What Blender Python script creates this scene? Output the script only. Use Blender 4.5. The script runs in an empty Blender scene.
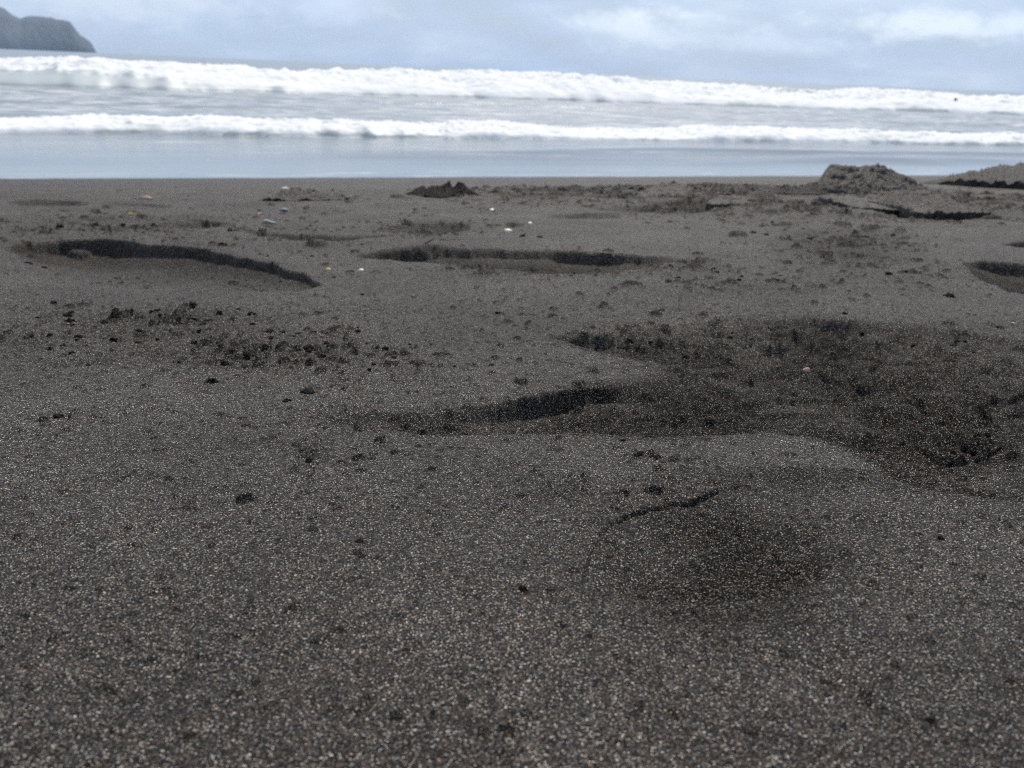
import bpy, math, random
import numpy as np
from mathutils import Matrix, Vector

random.seed(7)
rng = np.random.default_rng(7)
sc = bpy.context.scene
col = sc.collection

# ------------------------------------------------------------------ camera
HC = 0.12                      # phone held 12 cm above the sand
FPX = 924.0
PITCH = math.radians(18.75)
ROLL = math.radians(2.45)
cam_d = bpy.data.cameras.new('camera'); cam = bpy.data.objects.new('camera', cam_d); col.objects.link(cam)
sc.camera = cam
cam_d.sensor_width = 36.0
cam_d.lens = FPX * 36.0 / 1024.0
cam_d.clip_start = 0.005; cam_d.clip_end = 30000
Rm = Matrix.Rotation(math.pi / 2 - PITCH, 3, 'X') @ Matrix.Rotation(ROLL, 3, 'Z')
cam.matrix_world = Matrix.Translation((0, 0, HC)) @ Rm.to_4x4()
cam_d.dof.use_dof = True
cam_d.dof.focus_distance = 0.38
cam_d.dof.aperture_fstop = 25.0
R = np.array(Rm)

# ------------------------------------------------------------------ noise helpers
def hsh(ix, iy, k=0):
    n = (ix.astype(np.int64) * 374761393 + iy.astype(np.int64) * 668265263 + k * 2147483647 + 1013904223) & 0xFFFFFFFF
    n = ((n ^ (n >> 13)) * 1274126177) & 0xFFFFFFFF
    n = ((n ^ (n >> 16)) * 2246822519) & 0xFFFFFFFF
    n = n ^ (n >> 15)
    return (n & 0xFFFFFF).astype(np.float64) / 16777215.0

def vnoise(x, y, k=0):
    x0 = np.floor(x); y0 = np.floor(y)
    fx = x - x0; fy = y - y0
    fx = fx * fx * fx * (fx * (fx * 6 - 15) + 10); fy = fy * fy * fy * (fy * (fy * 6 - 15) + 10)
    ix = x0.astype(np.int64); iy = y0.astype(np.int64)
    a = hsh(ix, iy, k); b = hsh(ix + 1, iy, k); c = hsh(ix, iy + 1, k); d = hsh(ix + 1, iy + 1, k)
    return (a + (b - a) * fx + (c - a) * fy + (a - b - c + d) * fx * fy) * 2 - 1

def fbm(x, y, oct=4, k=0, gain=0.5):
    s = 0; a = 1.0; t = 0
    for i in range(oct):
        s = s + a * vnoise(x * 2 ** i + 17.3 * i, y * 2 ** i - 9.1 * i, k + i); t += a; a *= gain
    return s / t

def billow(x, y, oct=4, k=0):
    s = 0; a = 1.0; t = 0
    for i in range(oct):
        s = s + a * (1 - np.abs(vnoise(x * 2 ** i + 5.3 * i, y * 2 ** i - 3.1 * i, k + i)) * 2); t += a; a *= 0.55
    return s / t

def crumbs(x, y, cell, dens, k=0):
    """little rounded lumps, at most one per cell; dens (0..1) is the chance of a lump"""
    gx = x / cell; gy = y / cell
    ix = np.floor(gx).astype(np.int64); iy = np.floor(gy).astype(np.int64)
    out = np.zeros_like(x)
    for dx in (-1, 0, 1):
        for dy in (-1, 0, 1):
            jx = ix + dx; jy = iy + dy
            px = jx + 0.15 + 0.7 * hsh(jx, jy, k + 1); py = jy + 0.15 + 0.7 * hsh(jx, jy, k + 2)
            rad = 0.22 + 0.42 * hsh(jx, jy, k + 3) ** 2
            on = hsh(jx, jy, k + 4) < dens
            q = 1 - ((gx - px) ** 2 + (gy - py) ** 2) / (rad * rad)
            out = np.maximum(out, np.where(on & (q > 0), np.sqrt(np.maximum(q, 0)) * rad, 0))
    return out * cell

def sstep(a, b, x):
    t = np.clip((x - a) / (b - a), 0, 1)
    return t * t * (3 - 2 * t)

# ------------------------------------------------------------------ the beach: base slope
TH = math.radians(23.0)          # the shore runs askew to the view
NX, NY = -math.sin(TH), math.cos(TH)
TX, TY = math.cos(TH), math.sin(TH)
WATER = HC - 1.79                # sea level
D_BREAK, S1 = 2.2, 0.076
D_SHORE = 15.4
S2 = (HC - WATER - HC - S1 * D_BREAK) / (D_SHORE - D_BREAK)

def base_z(x, y):
    d = NX * x + NY * y
    z = -S1 * np.clip(d, -25, D_BREAK)
    z = z - S2 * np.clip(d - D_BREAK, 0, 30)
    return z

def project(x, y, z):
    q = np.stack([x, y, z - HC], -1) @ R
    w = np.maximum(-q[..., 2], 1e-6)
    return 512 + FPX * q[..., 0] / w, 384 - FPX * q[..., 1] / w, -q[..., 2]

def ray(u, v):
    c = np.array([(u - 512) / FPX, -(v - 384) / FPX, -1.0])
    return R @ c

def on_ground(u, v, rmax=60):
    """where the sight line through a point of the photo meets the bare beach slope"""
    r = ray(u, v)
    lo, hi = 0.02, None
    k = 0.02
    while k < rmax:
        if HC + r[2] * k < base_z(r[0] * k, r[1] * k): hi = k; break
        lo = k; k *= 1.01
    if hi is None: hi = lo = rmax
    for _ in range(40):
        m = (lo + hi) / 2
        if HC + r[2] * m < base_z(r[0] * m, r[1] * m): hi = m
        else: lo = m
    return np.array([r[0] * hi, r[1] * hi])

# ------------------------------------------------------------------ the beach: footprints, hollows, ridges
def ip(u, pts, c=1):
    return np.interp(u, [p[0] for p in pts], [p[c] for p in pts])

def poly_sd(u, v, poly):
    """signed distance to an outline, positive inside"""
    n = len(poly); dmin = np.full(u.shape, 1e9); ins = np.zeros(u.shape, bool)
    for i in range(n):
        ax, ay = poly[i]; bx, by = poly[(i + 1) % n]
        ex, ey = bx - ax, by - ay
        t = np.clip(((u - ax) * ex + (v - ay) * ey) / (ex * ex + ey * ey), 0, 1)
        dmin = np.minimum(dmin, (u - ax - t * ex) ** 2 + (v - ay - t * ey) ** 2)
        if ay != by:
            c = ((ay > v) != (by > v)) & (u < (bx - ax) * (v - ay) / (by - ay) + ax)
            ins ^= c
    return np.where(ins, 1, -1) * np.sqrt(dmin)

def line_d(u, v, pts):
    dmin = np.full(u.shape, 1e9)
    for (ax, ay), (bx, by) in zip(pts[:-1], pts[1:]):
        ex, ey = bx - ax, by - ay
        t = np.clip(((u - ax) * ex + (v - ay) * ey) / (ex * ex + ey * ey), 0, 1)
        dmin = np.minimum(dmin, (u - ax - t * ex) ** 2 + (v - ay - t * ey) ** 2)
    return np.sqrt(dmin)

# each footprint: far rim, near rim, wall height (all in photo pixels, turned to metres at their distance), shape
PITS = [
 # long print on the left: steep far wall, floor ramps up to the near rim
 dict(far=[(0,247),(25,243),(60,241),(100,240),(140,244),(200,250),(260,262),(300,272),(322,284)],
      near=[(0,249),(20,262),(50,277),(110,287),(180,297),(250,298),(300,292),(322,285)],
      h=[(6,3),(16,9),(40,15),(80,18),(110,19),(150,15),(200,13),(240,11),(270,11),(300,10),(314,8),(323,1)], p=0.85, wf=1.0, m=0.8, k=1.3),
 # long print in the middle: near rim hides the floor
 dict(far=[(353,257),(375,252),(400,249),(430,248),(470,250),(520,251),(560,251),(600,253),(650,255),(692,259)],
      near=[(353,258),(380,261),(430,263),(480,267),(520,273),(560,275),(600,274),(640,270),(692,260)],
      h=[(353,2),(375,12),(400,20),(425,19),(440,14),(480,12),(520,12),(545,12),(560,16),(600,16),(640,13),(692,1)], p=0, wf=1.1, m=0.85, k=1.2),
 dict(far=[(225,226),(260,232),(300,234),(340,236),(370,234),(392,233)],
      near=[(225,229),(260,236),(300,240),(340,242),(370,240),(392,236)],
      h=[(225,1),(260,3),(300,6),(340,8),(380,7),(392,1)], p=0, wf=1, m=0.6),
 dict(far=[(145,225),(170,223),(200,222),(235,224)], near=[(145,227),(170,230),(200,231),(235,228)],
      h=[(145,1),(170,5),(205,8),(220,6),(235,1)], p=0, wf=1, m=0.6),
 dict(far=[(384,225),(400,222),(440,220),(470,223)], near=[(384,227),(410,233),(440,234),(470,229)],
      h=[(384,1),(400,5),(440,7),(470,1)], p=0.6, wf=1, m=0.8),
 dict(far=[(540,217),(575,214),(620,212)], near=[(540,219),(575,221),(620,217)],
      h=[(540,1),(575,5),(600,4),(620,1)], p=0.7, wf=1, m=0.5),
 dict(far=[(780,236),(810,226),(860,225),(912,236)], near=[(780,240),(810,268),(850,277),(890,270),(912,240)],
      h=[(780,1),(810,7),(850,9),(880,9),(912,1)], p=1.0, wf=6, m=0.55, k=1.0),
 dict(far=[(962,263),(985,261),(1010,263),(1060,268)], near=[(962,265),(985,281),(1010,292),(1060,303)],
      h=[(962,1),(972,8),(990,14),(1010,17),(1060,18)], p=0.7, wf=1.0, m=0.9, k=1.2),
 dict(far=[(1003,242),(1015,240),(1060,238)], near=[(1003,244),(1015,247),(1060,250)],
      h=[(1003,1),(1015,7),(1060,9)], p=0, wf=1, m=0.6),
 dict(far=[(5,201),(30,200),(60,200),(88,202)], near=[(5,203),(30,206),(60,206),(88,204)],
      h=[(5,0.5),(20,4),(45,5),(75,4),(88,0.5)], p=0, wf=0.8, m=0.5),
 dict(far=[(100,202),(130,202),(170,204)], near=[(100,204),(130,205.5),(170,206)],
      h=[(100,0.5),(115,2.5),(150,2),(170,0.5)], p=0, wf=0.8, m=0.4),
 dict(far=[(590,206),(640,203),(700,198),(750,203)], near=[(590,209),(640,212),(700,214),(750,207)],
      h=[(590,1),(640,5),(690,9),(720,8),(750,1)], p=0.5, wf=1.6, m=0.8),
 dict(far=[(838,207),(870,199),(900,196),(960,208),(1000,214)], near=[(838,209),(870,211),(900,218),(960,221),(1000,218)],
      h=[(838,1),(870,6),(900,8),(960,6),(1000,1)], p=0.5, wf=2, m=0.8),

 dict(far=[(556,337),(600,340),(650,345),(700,349),(745,353)], near=[(556,339),(600,352),(650,363),(700,367),(745,357)],
      h=[(556,1),(590,7),(650,7),(700,6),(745,0.5)], p=0.8, wf=4, m=0.95, k=1),
 dict(far=[(735,322),(800,321),(870,322),(930,328),(1000,338),(1060,345)], near=[(735,326),(800,332),(870,334),(930,341),(1000,352),(1060,360)],
      h=[(735,1),(770,6),(830,8),(870,5),(930,7),(1000,9),(1060,9)], p=0.8, wf=2, m=0.9, k=1),
 dict(far=[(796,357),(830,361),(865,363),(905,368)], near=[(796,360),(830,377),(865,384),(905,373)],
      h=[(796,1),(830,9),(865,10),(890,6),(905,1)], p=0.8, wf=2.5, m=0.95, k=1),
 dict(far=[(872,396),(930,393),(980,389),(1060,376)], near=[(872,399),(930,407),(980,407),(1060,398)],
      h=[(872,1),(930,6),(980,9),(1060,11)], p=0.8, wf=2, m=0.9, k=1),
]
BASIN = [(548,336),(600,334),(660,329),(720,323),(780,320),(860,320),(930,327),(985,338),(1020,346),(1080,350),
         (1080,508),(1000,503),(940,494),(895,480),(868,458),(825,441),(760,433),(690,435),(620,436),(540,435),(440,433),
         (330,426),(318,417),(420,411),(500,405),(538,396),(575,388),(630,381),(668,376),(655,366),(620,354),(580,344)]
CRACK = [(583,577),(590,558),(597,541),(605,529),(622,517),(650,507),(690,501),(718,491)]
HOLE = [(583,577),(590,558),(597,541),(605,529),(622,517),(650,507),(690,501),(718,491),(780,498),(828,525),(838,570),(800,618),(720,640),(640,632),(590,600)]
CRACK2 = [(920,427),(932,432),(942,438),(965,443),(985,438),(1008,434)]
CRACK3 = [(968,428),(980,432),(996,434)]
# (u, v, half width, half height, height in px)  ridges and dimples inside and around the hollows
DENTS = [
 (790,338,75,7,12),(720,366,60,5,9),(880,400,70,7,11),(700,405,60,7,8),(960,366,50,5,8),(940,383,90,6,9),(1010,372,40,7,8),(865,368,34,7,-9),(700,350,60,8,-4),(740,395,80,16,-4),
 (960,420,50,12,9),(1000,405,40,8,6),(930,455,60,14,-5),(1010,470,40,16,-6),
 (640,345,70,5,-4),(900,350,60,6,-5),(830,412,50,12,4),(880,400,40,10,-4),(990,355,45,4,7),
 (720,190,60,4,3),(715,198,35,3,6),(700,560,70,50,-7),(560,490,60,14,-3),
 (130,268,80,14,-1.5),(760,470,90,24,4),(460,380,140,26,5),(200,420,200,40,2),
 (430,440,200,16,-2),(120,310,130,14,2),(640,300,200,14,3),(880,300,120,14,3),(770,215,60,8,2),
]
RUBBLE = [  # where the sand is crumbly: u, v, half width, half height, strength
 (60,335,70,22,0.30),(190,325,80,16,0.42),(150,350,120,18,0.28),(250,355,90,20,0.32),(330,345,110,26,0.22),(390,380,70,14,0.22),
 (210,318,40,7,0.5),(60,418,60,10,0.12),(310,455,12,16,0.5),(640,455,20,5,0.4),
 (660,335,90,14,0.45),(780,330,120,12,0.3),(930,340,90,14,0.5),(870,370,120,22,0.3),(960,420,70,26,0.5),(720,360,90,16,0.3),
 (620,400,90,10,0.3),(440,420,110,10,0.22),(760,290,110,10,0.2),(840,250,60,18,0.4),(540,268,80,8,0.5),(620,268,70,6,0.35),(690,268,40,8,0.35),
 (100,226,110,10,0.25),(250,240,160,30,0.08),(420,228,50,8,0.4),(560,200,120,8,0.22),(720,205,60,10,0.35),(850,210,120,12,0.30),(980,210,60,12,0.2),
 (500,300,420,40,0.05),(600,192,90,5,0.6),(740,192,80,7,0.6),(960,200,80,8,0.5),(740,205,70,6,0.5),(960,275,60,8,0.3),(500,460,300,60,0.035),(600,490,70,10,0.15),
]
DAMP_SHADE = [(850,400,200,80,1.0),(620,410,110,20,0.75),(430,420,100,10,0.45),(710,555,125,64,1.15),(640,347,100,13,0.9),(960,470,90,40,0.5),  # moist dug sand; also paints the shade of the hollows into the colour
        (850,250,60,18,0.35),(150,268,110,18,0.15),(560,490,50,14,0.3)]

def gsum(u, v, L, a=1.0):
    s = np.zeros_like(u)
    for cu, cv, su, sv, h in L:
        s += h * np.exp(-((u - cu) / su) ** 2 - ((v - cv) / sv) ** 2)
    return s

def relief(x, y):
    """height above the bare slope, and a darkening for moist sand plus painted pit shade; in front of the camera"""
    zb = base_z(x, y)
    u, v, w = project(x, y, zb)
    r = np.hypot(x, y)
    px = w / FPX                                   # one photo pixel in metres here
    ju = u + 3.0 * vnoise(x * 50, y * 50, 3) + 0.5 * vnoise(x * 220, y * 220, 4)
    jv = v + (1.0 * vnoise(x * 32, y * 32, 5) + 0.22 * vnoise(x * 150, y * 150, 6)) * np.clip((v - 190) / 90, 0.3, 3)
    near_fade = sstep(4.5, 2.4, r)
    z = 0.005 * fbm(x * 4.5, y * 4.5, 3, 11) * sstep(0.35, 1.1, r) + 0.0012 * fbm(x * 30, y * 30, 3, 21)
    z = z * near_fade + (1 - near_fade) * 0.006 * fbm(x * 0.5, y * 0.5, 3, 12)
    damp_shade = np.zeros_like(x)
    rub = np.clip(1.35 * gsum(u, v, RUBBLE), 0, 1)
    for p in PITS:
        f = ip(ju, p['far']); n = ip(ju, p['near']); h = ip(ju, p['h']) * p.get('k', 1.7)
        u0, u1 = p['far'][0][0], p['far'][-1][0]
        ok = (u > u0) & (u < u1) & (n > f + 0.01)
        t = np.clip((jv - f) / np.maximum(n - f, 0.05), 0, 1)
        wall = (0.62 * sstep(0, p['wf'], jv - f) + 0.38 * sstep(0, p['wf'] * 7, jv - f)) * (jv < n)
        if p['p'] > 0: prof = (1 - t) ** p['p']
        else: prof = sstep(0, 0.22, 1 - t)
        dep = np.where(ok, h * px * wall * prof, 0)
        z = z - dep
        damp_shade = np.maximum(damp_shade, np.where(ok, wall * p['m'] * (prof ** 1.1 if p['p'] > 0.75 else sstep(0.0, 0.35, prof)), 0))  # moist tone follows pit depth, painting the shade of walls and floors too
        # a low pushed-up lip beyond the far rim
        lip = np.exp(-((f - v - 2.5) / 2.5) ** 2) * (v < f) * ok
        z = z + 0.10 * h * px * lip * (0.6 + 0.4 * vnoise(x * 40, y * 40, 8))
    sd = poly_sd(ju, jv, BASIN)
    deep = np.clip(ip(u, [(320,5),(440,8),(520,15),(560,20),(620,19),(700,17),(1000,17)]), 0, 30)
    soft = ip(u, [(300,6),(500,5),(530,3.5),(560,2.5),(600,3),(640,8),(690,8),(760,10),(860,7),(1000,14)])
    inb = sstep(0, 1, sd / soft)
    deep = deep * (1.25 - 0.85 * np.exp(-((u - 655) / 60) ** 2 - ((v - 375) / 26) ** 2))
    deep = deep * (1 - 0.5 * sstep(372, 360, v) * sstep(690, 640, u))
    deep = deep * (1 - sstep(600, 690, u) * 0.62 * (1 - sstep(335, 385, v)))
    z = z - deep * px * inb
    z = z + px * gsum(u, v, DENTS)
    lump = fbm(x * 28, y * 28, 4, 31)
    z = z + px * inb * (14 * lump + 7 * fbm(x * 75, y * 75, 3, 33)) * sstep(420, 700, u)
    sdh = poly_sd(ju, v, HOLE)
    z = z - px * 20 * sstep(-4, 55, sdh)
    cd = line_d(u + 1.6 * vnoise(x * 160, y * 160, 19), v + 1.6 * vnoise(x * 190, y * 190, 9), CRACK)
    wv = 0.55 + 0.45 * vnoise(x * 75 + 3, y * 75, 14)
    inner = sstep(-0.8, 1.0, sdh)
    z = z - px * 3.8 * wv * np.exp(-cd / 22) * inner
    z = z - px * 5.6 * (0.5 + 0.5 * wv) * np.exp(-(cd / 0.95) ** 2)
    for c, a in ((CRACK2, 11), (CRACK3, 9)):
        cd2 = line_d(ju, jv, c)
        z = z - px * a * np.exp(-(cd2 / 1.9) ** 2)
    damp_shade = np.maximum(damp_shade, np.clip(gsum(u, v, DAMP_SHADE) * (0.85 + 1.0 * fbm(x * 20, y * 38, 4, 97)), 0, 0.82) * np.where(sd > -4, 1, np.where(v > 470, 1, np.where(v < 300, 1, 0.15))))  # hollows darkened in colour: moist sand and painted shade together
    damp_shade = np.maximum(damp_shade, 0.6 * sstep(0, 6, sd) * sstep(0.1, 0.5, lump + 0.3))
    # crumbs of loosened sand
    m = near_fade * sstep(0.05, 0.12, r)
    patch = sstep(-0.25, 0.35, fbm(x * 35, y * 35, 3, 41))
    wx = x + 0.0016 * fbm(x * 330, y * 330, 2, 45); wy = y + 0.0016 * fbm(x * 330, y * 330, 2, 47)
    cr = crumbs(wx, wy, 0.006, rub * patch * 1.1, 51) * 0.75 + crumbs(wx + 0.001 * fbm(x * 500, y * 500, 2, 48), wy, 0.011, rub * patch * 0.5 * sstep(0.5, 0.9, r), 61) * 0.6
    cr += crumbs(wx, wy, 0.003, np.clip(0.08 + rub * 1.6, 0, 0.8), 71) * 0.6
    far_cr = crumbs(x + 0.006 * fbm(x * 130, y * 130, 3, 83), y + 0.006 * fbm(x * 130, y * 130, 3, 84), 0.022, np.clip(rub * patch * 0.7, 0, 0.6) * sstep(0.8, 1.3, r), 81) * 0.62
    z = z + m * (cr + far_cr)
    damp_shade = np.maximum(damp_shade, np.clip(cr * m * 500, 0, 0.8))
    z = z + m * 0.0006 * (billow(x * 260, y * 260, 2, 91)) * (0.4 + rub * 3)
    damp_shade = np.clip(damp_shade + 0.10 * fbm(x * 12, y * 12, 4, 95), 0, 1)
    return z, damp_shade

def surface(x, y):
    x = np.atleast_1d(np.asarray(x, float)); y = np.atleast_1d(np.asarray(y, float))
    return base_z(x, y) + relief(x, y)[0]

# ------------------------------------------------------------------ materials
def new_mat(name):
    m = bpy.data.materials.new(name); m.use_nodes = True
    nt = m.node_tree; nt.nodes.clear()
    out = nt.nodes.new('ShaderNodeOutputMaterial')
    return m, nt, out

def N(nt, t, **kw):
    n = nt.nodes.new(t)
    for k, v in kw.items():
        if k.startswith('i_'):
            k2 = k[2:].replace('_', ' ')
            n.inputs[k2].default_value = v
        else: setattr(n, k, v)
    return n

def ramp(nt, pts, interp='LINEAR'):
    n = nt.nodes.new('ShaderNodeValToRGB'); cr = n.color_ramp; cr.interpolation = interp
    while len(cr.elements) < len(pts): cr.elements.new(0.5)
    for e, (p, c) in zip(cr.elements, pts):
        e.position = p; e.color = (c[0], c[1], c[2], 1)
    return n

def mathn(nt, op, a, b=None, clamp=False):
    n = nt.nodes.new('ShaderNodeMath'); n.operation = op; n.use_clamp = clamp
    for i, q in enumerate((a, b)):
        if q is None: continue
        if isinstance(q, (int, float)): n.inputs[i].default_value = q
        else: nt.links.new(q, n.inputs[i])
    return n.outputs[0]

def mixc(nt, f, a, b, mode='MIX'):
    n = nt.nodes.new('ShaderNodeMix'); n.data_type = 'RGBA'; n.blend_type = mode
    for s, q in ((n.inputs[0], f), (n.inputs[6], a), (n.inputs[7], b)):
        if isinstance(q, (int, float)): s.default_value = q
        elif isinstance(q, tuple): s.default_value = (q[0], q[1], q[2], 1)
        else: nt.links.new(q, s)
    return n.outputs[2]

def sand_material(name, damp_const=None, gain=1.0):
    m, nt, out = new_mat(name)
    tc = N(nt, 'ShaderNodeTexCoord'); L = nt.links.new
    vor = N(nt, 'ShaderNodeTexVoronoi', feature='F1'); vor.inputs['Scale'].default_value = 2950; L(tc.outputs['Object'], vor.inputs['Vector'])
    sep = N(nt, 'ShaderNodeSeparateColor'); L(vor.outputs['Color'], sep.inputs[0])
    g = gain * 0.82
    tone = ramp(nt, [(0.0, (0.004*g, 0.0034*g, 0.0030*g)), (0.36, (0.013*g, 0.0111*g, 0.0096*g)), (0.60, (0.049*g, 0.0412*g, 0.0352*g)),
                     (0.80, (0.108*g, 0.0915*g, 0.079*g)), (0.93, (0.205*g, 0.179*g, 0.156*g)), (1.0, (0.66*g, 0.61*g, 0.55*g))])
    L(sep.outputs[0], tone.inputs[0])
    hue = ramp(nt, [(0.0, (1.0, 1.0, 1.0)), (0.5, (1.0, 0.99, 0.97)), (0.7, (0.86, 1.0, 1.14)), (0.80, (1.0, 0.97, 0.93)), (0.93, (1.22, 1.0, 0.78)), (1.0, (1.18, 0.9, 0.76))])
    L(sep.outputs[1], hue.inputs[0])
    c = mixc(nt, 1.0, tone.outputs[0], hue.outputs[0], 'MULTIPLY')
    # a scatter of larger grains: pale, tan, rusty and black ones
    v2 = N(nt, 'ShaderNodeTexVoronoi', feature='F1'); v2.inputs['Scale'].default_value = 1150; L(tc.outputs['Object'], v2.inputs['Vector'])
    s2 = N(nt, 'ShaderNodeSeparateColor'); L(v2.outputs['Color'], s2.inputs[0])
    on = mathn(nt, 'MULTIPLY', mathn(nt, 'GREATER_THAN', s2.outputs[0], 0.86), mathn(nt, 'LESS_THAN', v2.outputs['Distance'], 0.42))
    t2 = ramp(nt, [(0.0, (0.006*g, 0.005*g, 0.004*g)), (0.45, (0.03*g, 0.025*g, 0.02*g)), (0.62, (0.17*g, 0.12*g, 0.07*g)), (0.80, (0.24*g, 0.22*g, 0.19*g)), (1.0, (0.62*g, 0.58*g, 0.52*g))])
    L(s2.outputs[1], t2.inputs[0])
    c = mixc(nt, on, c, t2.outputs[0])
    big = N(nt, 'ShaderNodeTexNoise'); big.inputs['Scale'].default_value = 9; big.inputs['Detail'].default_value = 6; L(tc.outputs['Object'], big.inputs['Vector'])
    bv = ramp(nt, [(0.3, (0.78, 0.77, 0.76)), (0.7, (1.2, 1.19, 1.18))]); L(big.outputs[0], bv.inputs[0])
    c = mixc(nt, 1.0, c, bv.outputs[0], 'MULTIPLY')
    if damp_const is None:
        at = N(nt, 'ShaderNodeAttribute', attribute_name='damp_shade'); damp_shade = at.outputs['Fac']
        wet = N(nt, 'ShaderNodeAttribute', attribute_name='wet').outputs['Fac']
    else:
        v = N(nt, 'ShaderNodeValue'); v.outputs[0].default_value = damp_const; damp_shade = v.outputs[0]; wet = None
    # pale grains stay bright when the sand round them is darkened
    gl = N(nt, 'ShaderNodeMapRange'); gl.inputs[1].default_value = 0.72; gl.inputs[2].default_value = 0.92; gl.inputs[3].default_value = 1.0; gl.inputs[4].default_value = 0.45; L(sep.outputs[0], gl.inputs[0])
    dk = mixc(nt, mathn(nt, 'MULTIPLY', damp_shade, gl.outputs[0]), (1, 1, 1), (0.24, 0.228, 0.218))  # darkens the base colour for moist sand and for painted pit shade
    c = mixc(nt, 1.0, c, dk, 'MULTIPLY')
    bs = N(nt, 'ShaderNodeBsdfPrincipled')
    L(c, bs.inputs['Base Color'])
    L(mathn(nt, 'MULTIPLY', mathn(nt, 'SUBTRACT', 1.0, mathn(nt, 'MULTIPLY', damp_shade, 0.9)), 0.105), bs.inputs['Specular IOR Level'])
    rough = mathn(nt, 'SUBTRACT', 0.72, mathn(nt, 'MULTIPLY', sep.outputs[2], 0.2))
    if wet is not None:
        rough = mathn(nt, 'SUBTRACT', rough, mathn(nt, 'MULTIPLY', wet, 0.12))
    L(rough, bs.inputs['Roughness'])
    h = mathn(nt, 'SUBTRACT', 1.0, vor.outputs['Distance'])
    fine = N(nt, 'ShaderNodeTexNoise'); fine.inputs['Scale'].default_value = 500; fine.inputs['Detail'].default_value = 2; L(tc.outputs['Object'], fine.inputs['Vector'])
    h = mathn(nt, 'ADD', h, mathn(nt, 'MULTIPLY', fine.outputs[0], 1.2))
    h = mathn(nt, 'ADD', h, mathn(nt, 'MULTIPLY', sep.outputs[2], 0.5))
    bp = N(nt, 'ShaderNodeBump'); bp.inputs['Distance'].default_value = 0.00055; bp.inputs['Strength'].default_value = 0.9
    L(h, bp.inputs['Height']); L(bp.outputs[0], bs.inputs['Normal'])
    L(bs.outputs[0], out.inputs[0])
    return m

M_sand = sand_material('black_sand')
M_clump = sand_material('damp_sand', 0.6)
M_dark = sand_material('wet_sand', 1.0)
M_slab = sand_material('crusted_sand', 0.3)
M_mound = sand_material('dug_sand', 0.0, 1.15)

def plain(name, colr, rough=0.6, bump=0.0, scale=300, var=0.25):
    m, nt, out = new_mat(name); L = nt.links.new
    tc = N(nt, 'ShaderNodeTexCoord')
    no = N(nt, 'ShaderNodeTexNoise'); no.inputs['Scale'].default_value = scale; no.inputs['Detail'].default_value = 5; L(tc.outputs['Object'], no.inputs['Vector'])
    r = ramp(nt, [(0.3, tuple(q * (1 - var) for q in colr)), (0.7, tuple(min(1, q * (1 + var)) for q in colr))]); L(no.outputs[0], r.inputs[0])
    bs = N(nt, 'ShaderNodeBsdfPrincipled'); L(r.outputs[0], bs.inputs['Base Color']); bs.inputs['Roughness'].default_value = rough
    if bump:
        bp = N(nt, 'ShaderNodeBump'); bp.inputs['Distance'].default_value = bump; L(no.outputs[0], bp.inputs['Height']); L(bp.outputs[0], bs.inputs['Normal'])
    L(bs.outputs[0], out.inputs[0])
    return m

M_shell_white = plain('white_shell', (0.36, 0.345, 0.31), 0.45)
M_shell_pink = plain('pink_shell', (0.30, 0.18, 0.14), 0.45, 0.0002, 900)
M_orange = plain('orange_shell', (0.115, 0.066, 0.036), 0.6)
M_yellow = plain('dry_leaf', (0.22, 0.18, 0.07), 0.6)
M_stick = plain('bleached_wood', (0.36, 0.345, 0.31), 0.7, 0.0003, 400)
M_twig = plain('dark_wood', (0.035, 0.028, 0.022), 0.8)
M_wetsuit = plain('wetsuit', (0.02, 0.022, 0.028), 0.5)
M_skin = plain('hair_and_skin', (0.10, 0.06, 0.045), 0.6)
M_cliff = plain('forested_hill', (0.035, 0.042, 0.055), 0.95, 0, 0.02, 0.25)

# ------------------------------------------------------------------ mesh helpers
def grid_mesh(name, X, Y, Z, mat, attrs=None, closed_cols=False, link=True, smooth=True):
    nr, nc = X.shape
    co = np.stack([X, Y, Z], -1).reshape(-1, 3).astype(np.float32)
    idx = np.arange(nr * nc).reshape(nr, nc)
    if closed_cols: idx = np.concatenate([idx, idx[:, :1]], 1)
    a = idx[:-1, :-1]; b = idx[:-1, 1:]; c = idx[1:, 1:]; d = idx[1:, :-1]
    f = np.stack([a, b, c, d], -1).reshape(-1, 4)
    me = bpy.data.meshes.new(name)
    me.vertices.add(len(co)); me.vertices.foreach_set('co', co.ravel())
    me.loops.add(f.size); me.loops.foreach_set('vertex_index', f.ravel().astype(np.int32))
    me.polygons.add(len(f)); me.polygons.foreach_set('loop_start', (np.arange(len(f)) * 4).astype(np.int32))
    me.update(calc_edges=True)
    if smooth: me.polygons.foreach_set('use_smooth', np.ones(len(f), bool))
    for k, vals in (attrs or {}).items():
        at = me.attributes.new(k, 'FLOAT', 'POINT'); at.data.foreach_set('value', vals.ravel().astype(np.float32))
    me.materials.append(mat)
    o = bpy.data.objects.new(name, me)
    if link: col.objects.link(o)
    return o

def tag(o, label=None, cat=None, group=None, kind=None):
    if label: o['label'] = label
    if cat: o['category'] = cat
    if group: o['group'] = group
    if kind: o['kind'] = kind
    return o

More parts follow.
